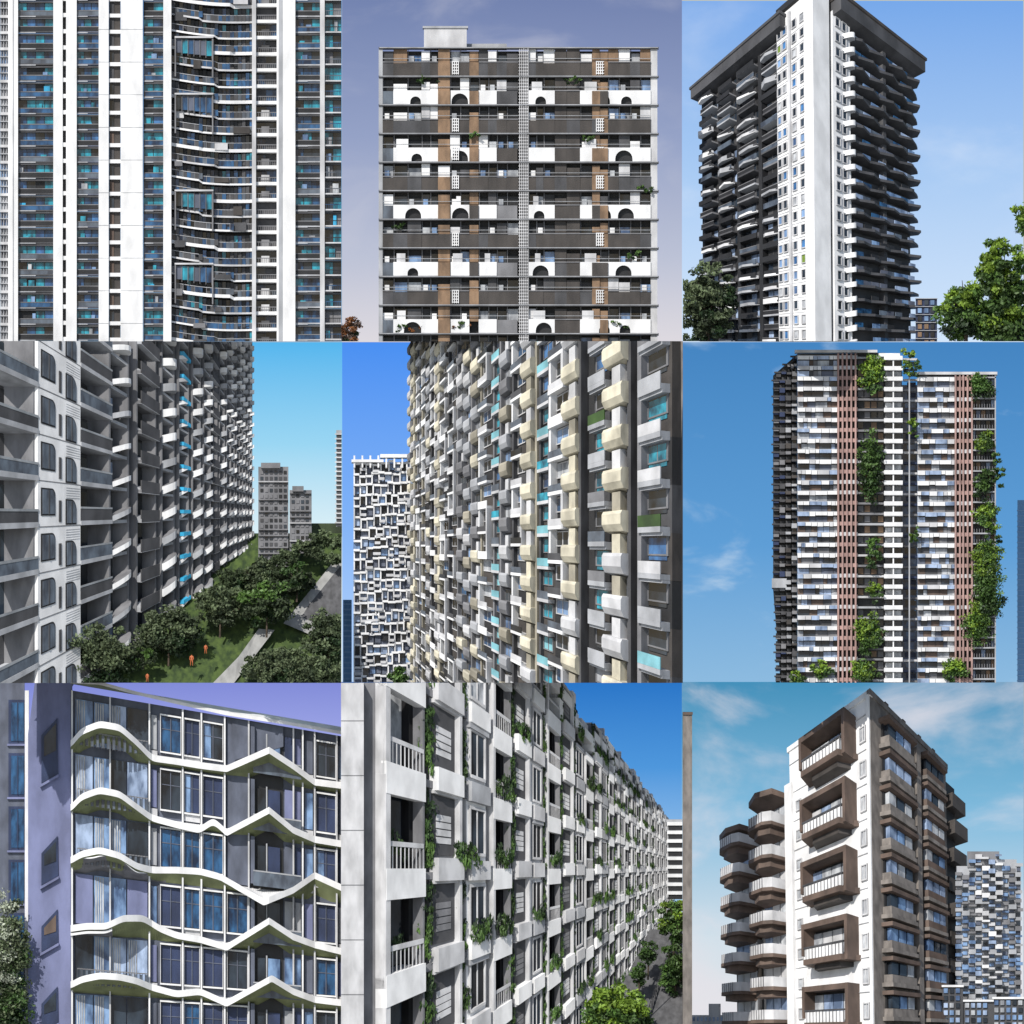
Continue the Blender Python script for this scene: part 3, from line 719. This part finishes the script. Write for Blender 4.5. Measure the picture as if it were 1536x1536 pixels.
for (a,b,ty,top) in lay:
    if a>34: break
    for f in range(-6,4):
        if ty=='green' and R.random()<.9:
            foliage(o,((a+b)/2,0,f+.45),(.14,.12,.40),30,24,.035,('leaf1','leaf2','leaf3'),.6,'box')
        elif R.random()<.38 and a>2 and ty!='shade':
            foliage(o,((a+b)/2,.3,f+.2),(.36,.14,.12),16,26,.045,('leaf1','leaf2','leaf3'),.9,'box')
        elif ty=='recess' and f<1 and a<1.4:
            foliage(o,(a+.45,-.1,f+.25),(.2,.1,.1),10,22,.03,('leaf2','leaf3','leaf3'),.8,'box')
o.finish()
o=Obj('road',(1,2),flat())
sheet(o,[(900,20,1545),(1030,20,1545),(1030,-100,1395),(975,-100,1395)],'asphalt'); o.finish()
o=Obj('pavement',(1,2),flat()); sheet(o,[(900,20.6,1545),(945,20.6,1545),(992,-99,1405),(975,-99,1405)],'pave'); o.finish()
o=Obj('metal_fence',(1,2),flat())
for q in range(16):
    t=q/15; x=972+t*32; y=1536-t*110; o.box(x,x+1.2,10-80*t,12-80*t,y-22*(1-t*.7),y,'black')
o.ext([(972,1512),(1004,1419),(1004,1420.5),(972,1515)],'w',12,13,'black')
o.finish()
o=Obj('office_block',(1,2),flat()); o.box(1002,1030,-140,-120,1230,1342,'ltgrey')
for y in range(1234,1340,13): o.box(1001,1030,-120,-117,y,y+5,'white'); o.box(1003,1030,-120,-119,y+5,y+12,'black')
o.finish()
tree('street_tree',(1,2),925,1520,52,42,130,100,3,1590,('leafy','leaf1','leaf2'),z=60,tr=3,cr=.27)
tree('street_tree',(1,2),1010,1378,24,42,60,80,2.4,1480,('leafy','leaf1','leaf2'),z=-40,tr=2,cr=.3)
tree('street_tree',(1,2),1012,1455,22,42,60,80,2.4,1530,('leaf1','leaf2','leaf3'),z=-20,tr=2,cr=.3)
tree('street_tree',(1,2),972,1430,14,20,36,60,2.0,1470,('leaf1','leaf2','leaf3'),z=-20,tr=1.5,cr=.35)
tree('street_tree',(1,2),958,1462,13,18,36,60,2.0,1500,('leaf1','leaf2','leaf3'),z=0,tr=1.5,cr=.35)

# ================= PANEL 9 =================
sky((2,2),[(0,'#e6e5e8'),(.25,'#d2e0ea'),(.6,'#82bcde'),(1,'#4490ba')],('#e6e2e8',.33,.44,.70,.75,(5.2,0,2.0)),depth=350)
mp=persp((1311,1538),(5,1190,1541,.040),(5,1421,1541,.053),(9.5,1305,1042,0),(0,0,5),.8)
o=Obj('cantilevered_balcony_tower',(2,2),mp,j=.004)
R.seed(13)
o.box(0,5.0,0,5.2,-1,9.5,'white')
o.box(5.0,10.8,1.2,5,-1,8.0,'offwhite')
o.fr=lambda p:(p[0],-p[1],p[2])
for f in range(-1,10):
    o.box(0,5.0,-.01,.03,f-.02,f+.0,'ltgrey')
    if f<9: win(o,.25,.5,f+.25,f+.65,0,'curtain','offwhite',.04,2,.06)
    if f<8: win(o,4.2,4.5,f+.3,f+.6,0,'curtain','offwhite',.04,1,.06)
for i in range(-1,5):
    v=1.97*i-.05
    z0=v; z1=v+1.3
    u0,u1=.75,3.5; W=.62
    o.ext([(u0,0),(u0+.1,W),(u1-.1,W),(u1,0)],'v',z1-.17,z1,'brown')
    o.ext([(u0-.1,0),(u0+.3,W*1.1),(u1-.2,W*1.1),(u1+.1,0)],'v',z0,z0+.17,'brown')
    o.ext([(u0+.3,0),(u0+.6,W*.7),(u1-.6,W*.7),(u1-.3,0)],'v',z0-.15,z0,'brownblk')
    o.box(u0,u0+.16,0,W,z0,z1,'brown'); o.box(u1-.16,u1,0,W,z0+.3,z1,'brown')
    o.box(u0+.2,u1-.2,-.1,.04,z0+.17,z1-.17,'black')
    for q in range(4): o.box(u0+.25+q*.6,u0+.8+q*.6,.04,.08,z0+.2,z1-.25,R.choice(('curtain','offwhite','glasslt','curtain')))
    o.box(u0+.25,u1-.2,W*.92,W*.96,z0+.17,z0+.5,'white'); 
    for q in range(12): x=u0+.25+q*.2; o.box(x,x+.03,W*.96,W,z0+.17,z0+.53,'grey')
    o.box(u0+.2,u1-.15,W*.9,W*1.02,z0+.51,z0+.56,'dgrey')
o.box(4.7,5.2,-.3,.15,-1,8.3,'white'); o.box(0,.15,0,.06,-1,9.5,'white')
for (a,b,tp,wb) in ((5.2,7.7,7.75,-.5),(8.2,10.8,7.3,-.7)):
    f=-1.0
    while f<tp:
        c=(a+b)/2; W=wb+1.35
        o.ext([(a,wb),(a+.3,W*.75),(c-.5,W),(c+.6,W),(b-.3,W*.7),(b,wb)],'v',f,f+.12,'brown')
        o.ext([(a+.3,wb),(a+.6,W*.6),(c,W*.82),(b-.6,W*.6),(b-.3,wb)],'v',f-.22,f,'brown')
        o.ext([(a+.05,wb+.1),(a+.32,W*.74),(c-.5,W*.97),(c+.6,W*.97),(b-.32,W*.68),(b-.05,wb)],'v',f+.12,f+.46,'offwhite')
        for q in range(6): o.box(c-.5+q*.2,c-.47+q*.2,W*.97,W,f+.12,f+.46,'grey')
        o.box(a+.2,b-.2,wb-.1,wb+.25,f+.46,f+1.05,R.choice(('brownblk','grey','dgrey')))
        for q in range(3): o.box(a+.35+q*.65,a+.9+q*.65,wb+.25,wb+.3,f+.46,f+.95,R.choice(('curtain','offwhite','glasslt')))
        f+=1.13
    o.ext([(a,wb),(a+.3,W*.7),(c,W),(b-.3,W*.7),(b,wb)],'v',tp+.2,tp+.4,'brown')
    o.box(a,b,-2,wb,-1,tp+.2,'offwhite')
o.fr=lambda p:(-p[1],p[0],p[2])
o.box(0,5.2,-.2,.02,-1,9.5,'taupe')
for f in range(-1,9):
    for (a,b) in ((.45,2.4),(2.9,4.7)):
        z=f+.15
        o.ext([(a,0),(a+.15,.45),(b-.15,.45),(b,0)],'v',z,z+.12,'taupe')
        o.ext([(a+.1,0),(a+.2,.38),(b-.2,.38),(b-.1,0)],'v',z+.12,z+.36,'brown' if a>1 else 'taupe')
        o.ext([(a,0),(a+.1,.5),(b-.1,.5),(b,0)],'v',z+.76,z+.88,'brown')
        o.box(a+.15,b-.15,0,.1,z+.36,z+.76,'black')
        for q in range(3): o.box(a+.25+q*.5,a+.65+q*.5,.1,.3,z+.38,z+.74,R.choice(('glasslt','glassblue2','curtain','glass')))
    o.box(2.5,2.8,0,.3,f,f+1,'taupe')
    o.box(5.2,6.4,-1.5,.1+R.uniform(0,.4),f,f+.5,'brownblk'); o.box(5.2,6.0,-1.5,0,f+.5,f+1,'black')
o.fr=uwv
for e in range(4): o.box(.1,.6,1+e*1.1,1.2+e*1.1,9.5,9.85,'brown')
o.box(-.06,5.1,-.06,.1,9.45,9.62,'white'); o.box(-.08,.1,-.06,5.3,9.45,9.62,'taupe')
o.finish()
o=Obj('stepped_balcony_tower',(2,2),flat())
o.box(1436,1532,-110,-90,1300,1545,'ltgrey'); o.box(1452,1500,-110,-88,1278,1302,'grey'); o.box(1490,1526,-110,-86,1290,1310,'ltgrey')
y=1282
while y<1545:
    for q in range(10):
        x=1434+q*10
        yt=1300 if x<1450 else (1280 if x<1500 else 1292)
        if y<yt: continue
        s=(q%3)*4
        o.box(x,x+9+R.uniform(0,3),-90,-84+R.uniform(-2,3)+(6 if q in(4,5,6) else 0),y+s,y+s+R.choice((3,5,7)),R.choice(('white','offwhite','offwhite','ltgrey','glasslt') if q in(3,4,5,6) else ('ltgrey','grey','glassblue2','ltgrey')))
        o.box(x+1,x+8,-90,-87,y+s+7,y+s+12,R.choice(('grey','glass','slate','glassblue2','glassblue2')))
    y+=13.5
o.finish()
o=Obj('glass_low_rise',(2,2),flat())
for (a,b,t) in ((1414,1445,1480),(1446,1490,1502),(1490,1545,1498)):
    o.box(a,b,-60,-40,t,1545,'dgrey')
    for y in range(t+3,1545,11):
        for x in range(a+2,b-6,9): o.box(x,x+6,-40,-38,y,y+7,R.choice(('glasslt','glassblue2','glass','curtain')))
    o.box(a-1,b+1,-60,-37,t-2,t+1,'white')
o.finish()
o=Obj('neighbouring_wall',(2,2),flat()); o.box(1020,1038,-40,40,1072,1545,'taupe'); o.box(1020,1039,-41,42,1068,1072,'brown'); o.finish()
o=Obj('distant_skyline',(2,2),flat()); o.box(1038,1090,-200,-190,1525,1545,'ltgrey'); o.box(1064,1082,-200,-191,1508,1545,'ltgrey')
for x in range(1040,1088,6): o.box(x,x+3,-190,-189,1528,1534,'glassblue2')
o.finish()

def person(px,py,hgt,Z,face=1):
    H=hgt/100; x=(px-768)/100; z=(768-py)/100; y=-Z/100
    vs=[(0,0,.53),(0,0,.66),(0,0,.8),(0,0,.87),(0,0,.94),(.13,0,.79),(.16,-.03,.62),(.13,-.1,.5),(-.13,0,.79),(-.17,.02,.62),(-.16,-.03,.47),(.06,0,.5),(.08,-.05,.27),(.09,0,.02),(.09,-.08,.01),(-.06,0,.5),(-.09,.05,.27),(-.1,.1,.03),(-.1,.02,.01)]
    es=[(0,1),(1,2),(2,3),(3,4),(2,5),(5,6),(6,7),(2,8),(8,9),(9,10),(0,11),(11,12),(12,13),(13,14),(0,15),(15,16),(16,17),(17,18)]
    rr=[.085,.08,.09,.035,.07,.045,.035,.028,.045,.035,.028,.065,.045,.03,.03,.065,.045,.03,.03]
    me=bpy.data.meshes.new('person'); me.from_pydata([(x+face*a*H,y+b*H,z+c*H) for a,b,c in vs],es,[])
    ob=bpy.data.objects.new('person',me); S.collection.objects.link(ob)
    me.materials.append(MATS['orange'])
    md=ob.modifiers.new('s','SKIN')
    for i,v in enumerate(me.skin_vertices[0].data): v.radius=(rr[i]*H,rr[i]*H); v.use_root=(i==0)
    sb=ob.modifiers.new('d','SUBSURF'); sb.levels=1; sb.render_levels=2
person(288,998,17,66); person(309,980,14,60,-1); person(222,1022,13,112)

me=bpy.data.meshes.new('ground'); me.from_pydata([(-900,-900,-7.95),(900,-900,-7.95),(900,900,-7.95),(-900,900,-7.95)],[],[(0,1,2,3)])  # unseen sheet below the frame, added to bounce light onto the reliefs
me.materials.append(MATS['pave']); S.collection.objects.link(bpy.data.objects.new('ground',me))

az=math.radians(28); el=math.radians(42)
d=(-math.sin(az)*math.cos(el),-math.cos(az)*math.cos(el),math.sin(el))
from mathutils import Vector
L=bpy.data.lights.new('sun','SUN'); L.energy=4.3; L.angle=math.radians(.5); L.color=(1,.96,.9)
lo=bpy.data.objects.new('sun',L); S.collection.objects.link(lo); lo.rotation_euler=Vector(d).to_track_quat('Z','Y').to_euler()
w=bpy.data.worlds.new('World'); S.world=w; w.use_nodes=True; nt=w.node_tree
sk=nt.nodes.new('ShaderNodeTexSky'); sk.sky_type='NISHITA'; sk.sun_disc=False; sk.sun_elevation=el; sk.sun_rotation=math.atan2(d[0],d[1])
nt.links.new(sk.outputs[0],nt.nodes['Background'].inputs[0]); nt.nodes['Background'].inputs[1].default_value=.12
cam=bpy.data.cameras.new('camera'); co=bpy.data.objects.new('camera',cam); S.collection.objects.link(co); S.camera=co
D=600; co.location=(0,-D,0); co.rotation_euler=(math.radians(90),0,0); cam.sensor_width=36; cam.lens=36*D/15.36; cam.clip_start=10; cam.clip_end=3000
S.view_settings.view_transform='Standard'; S.view_settings.look='None'; S.view_settings.exposure=0
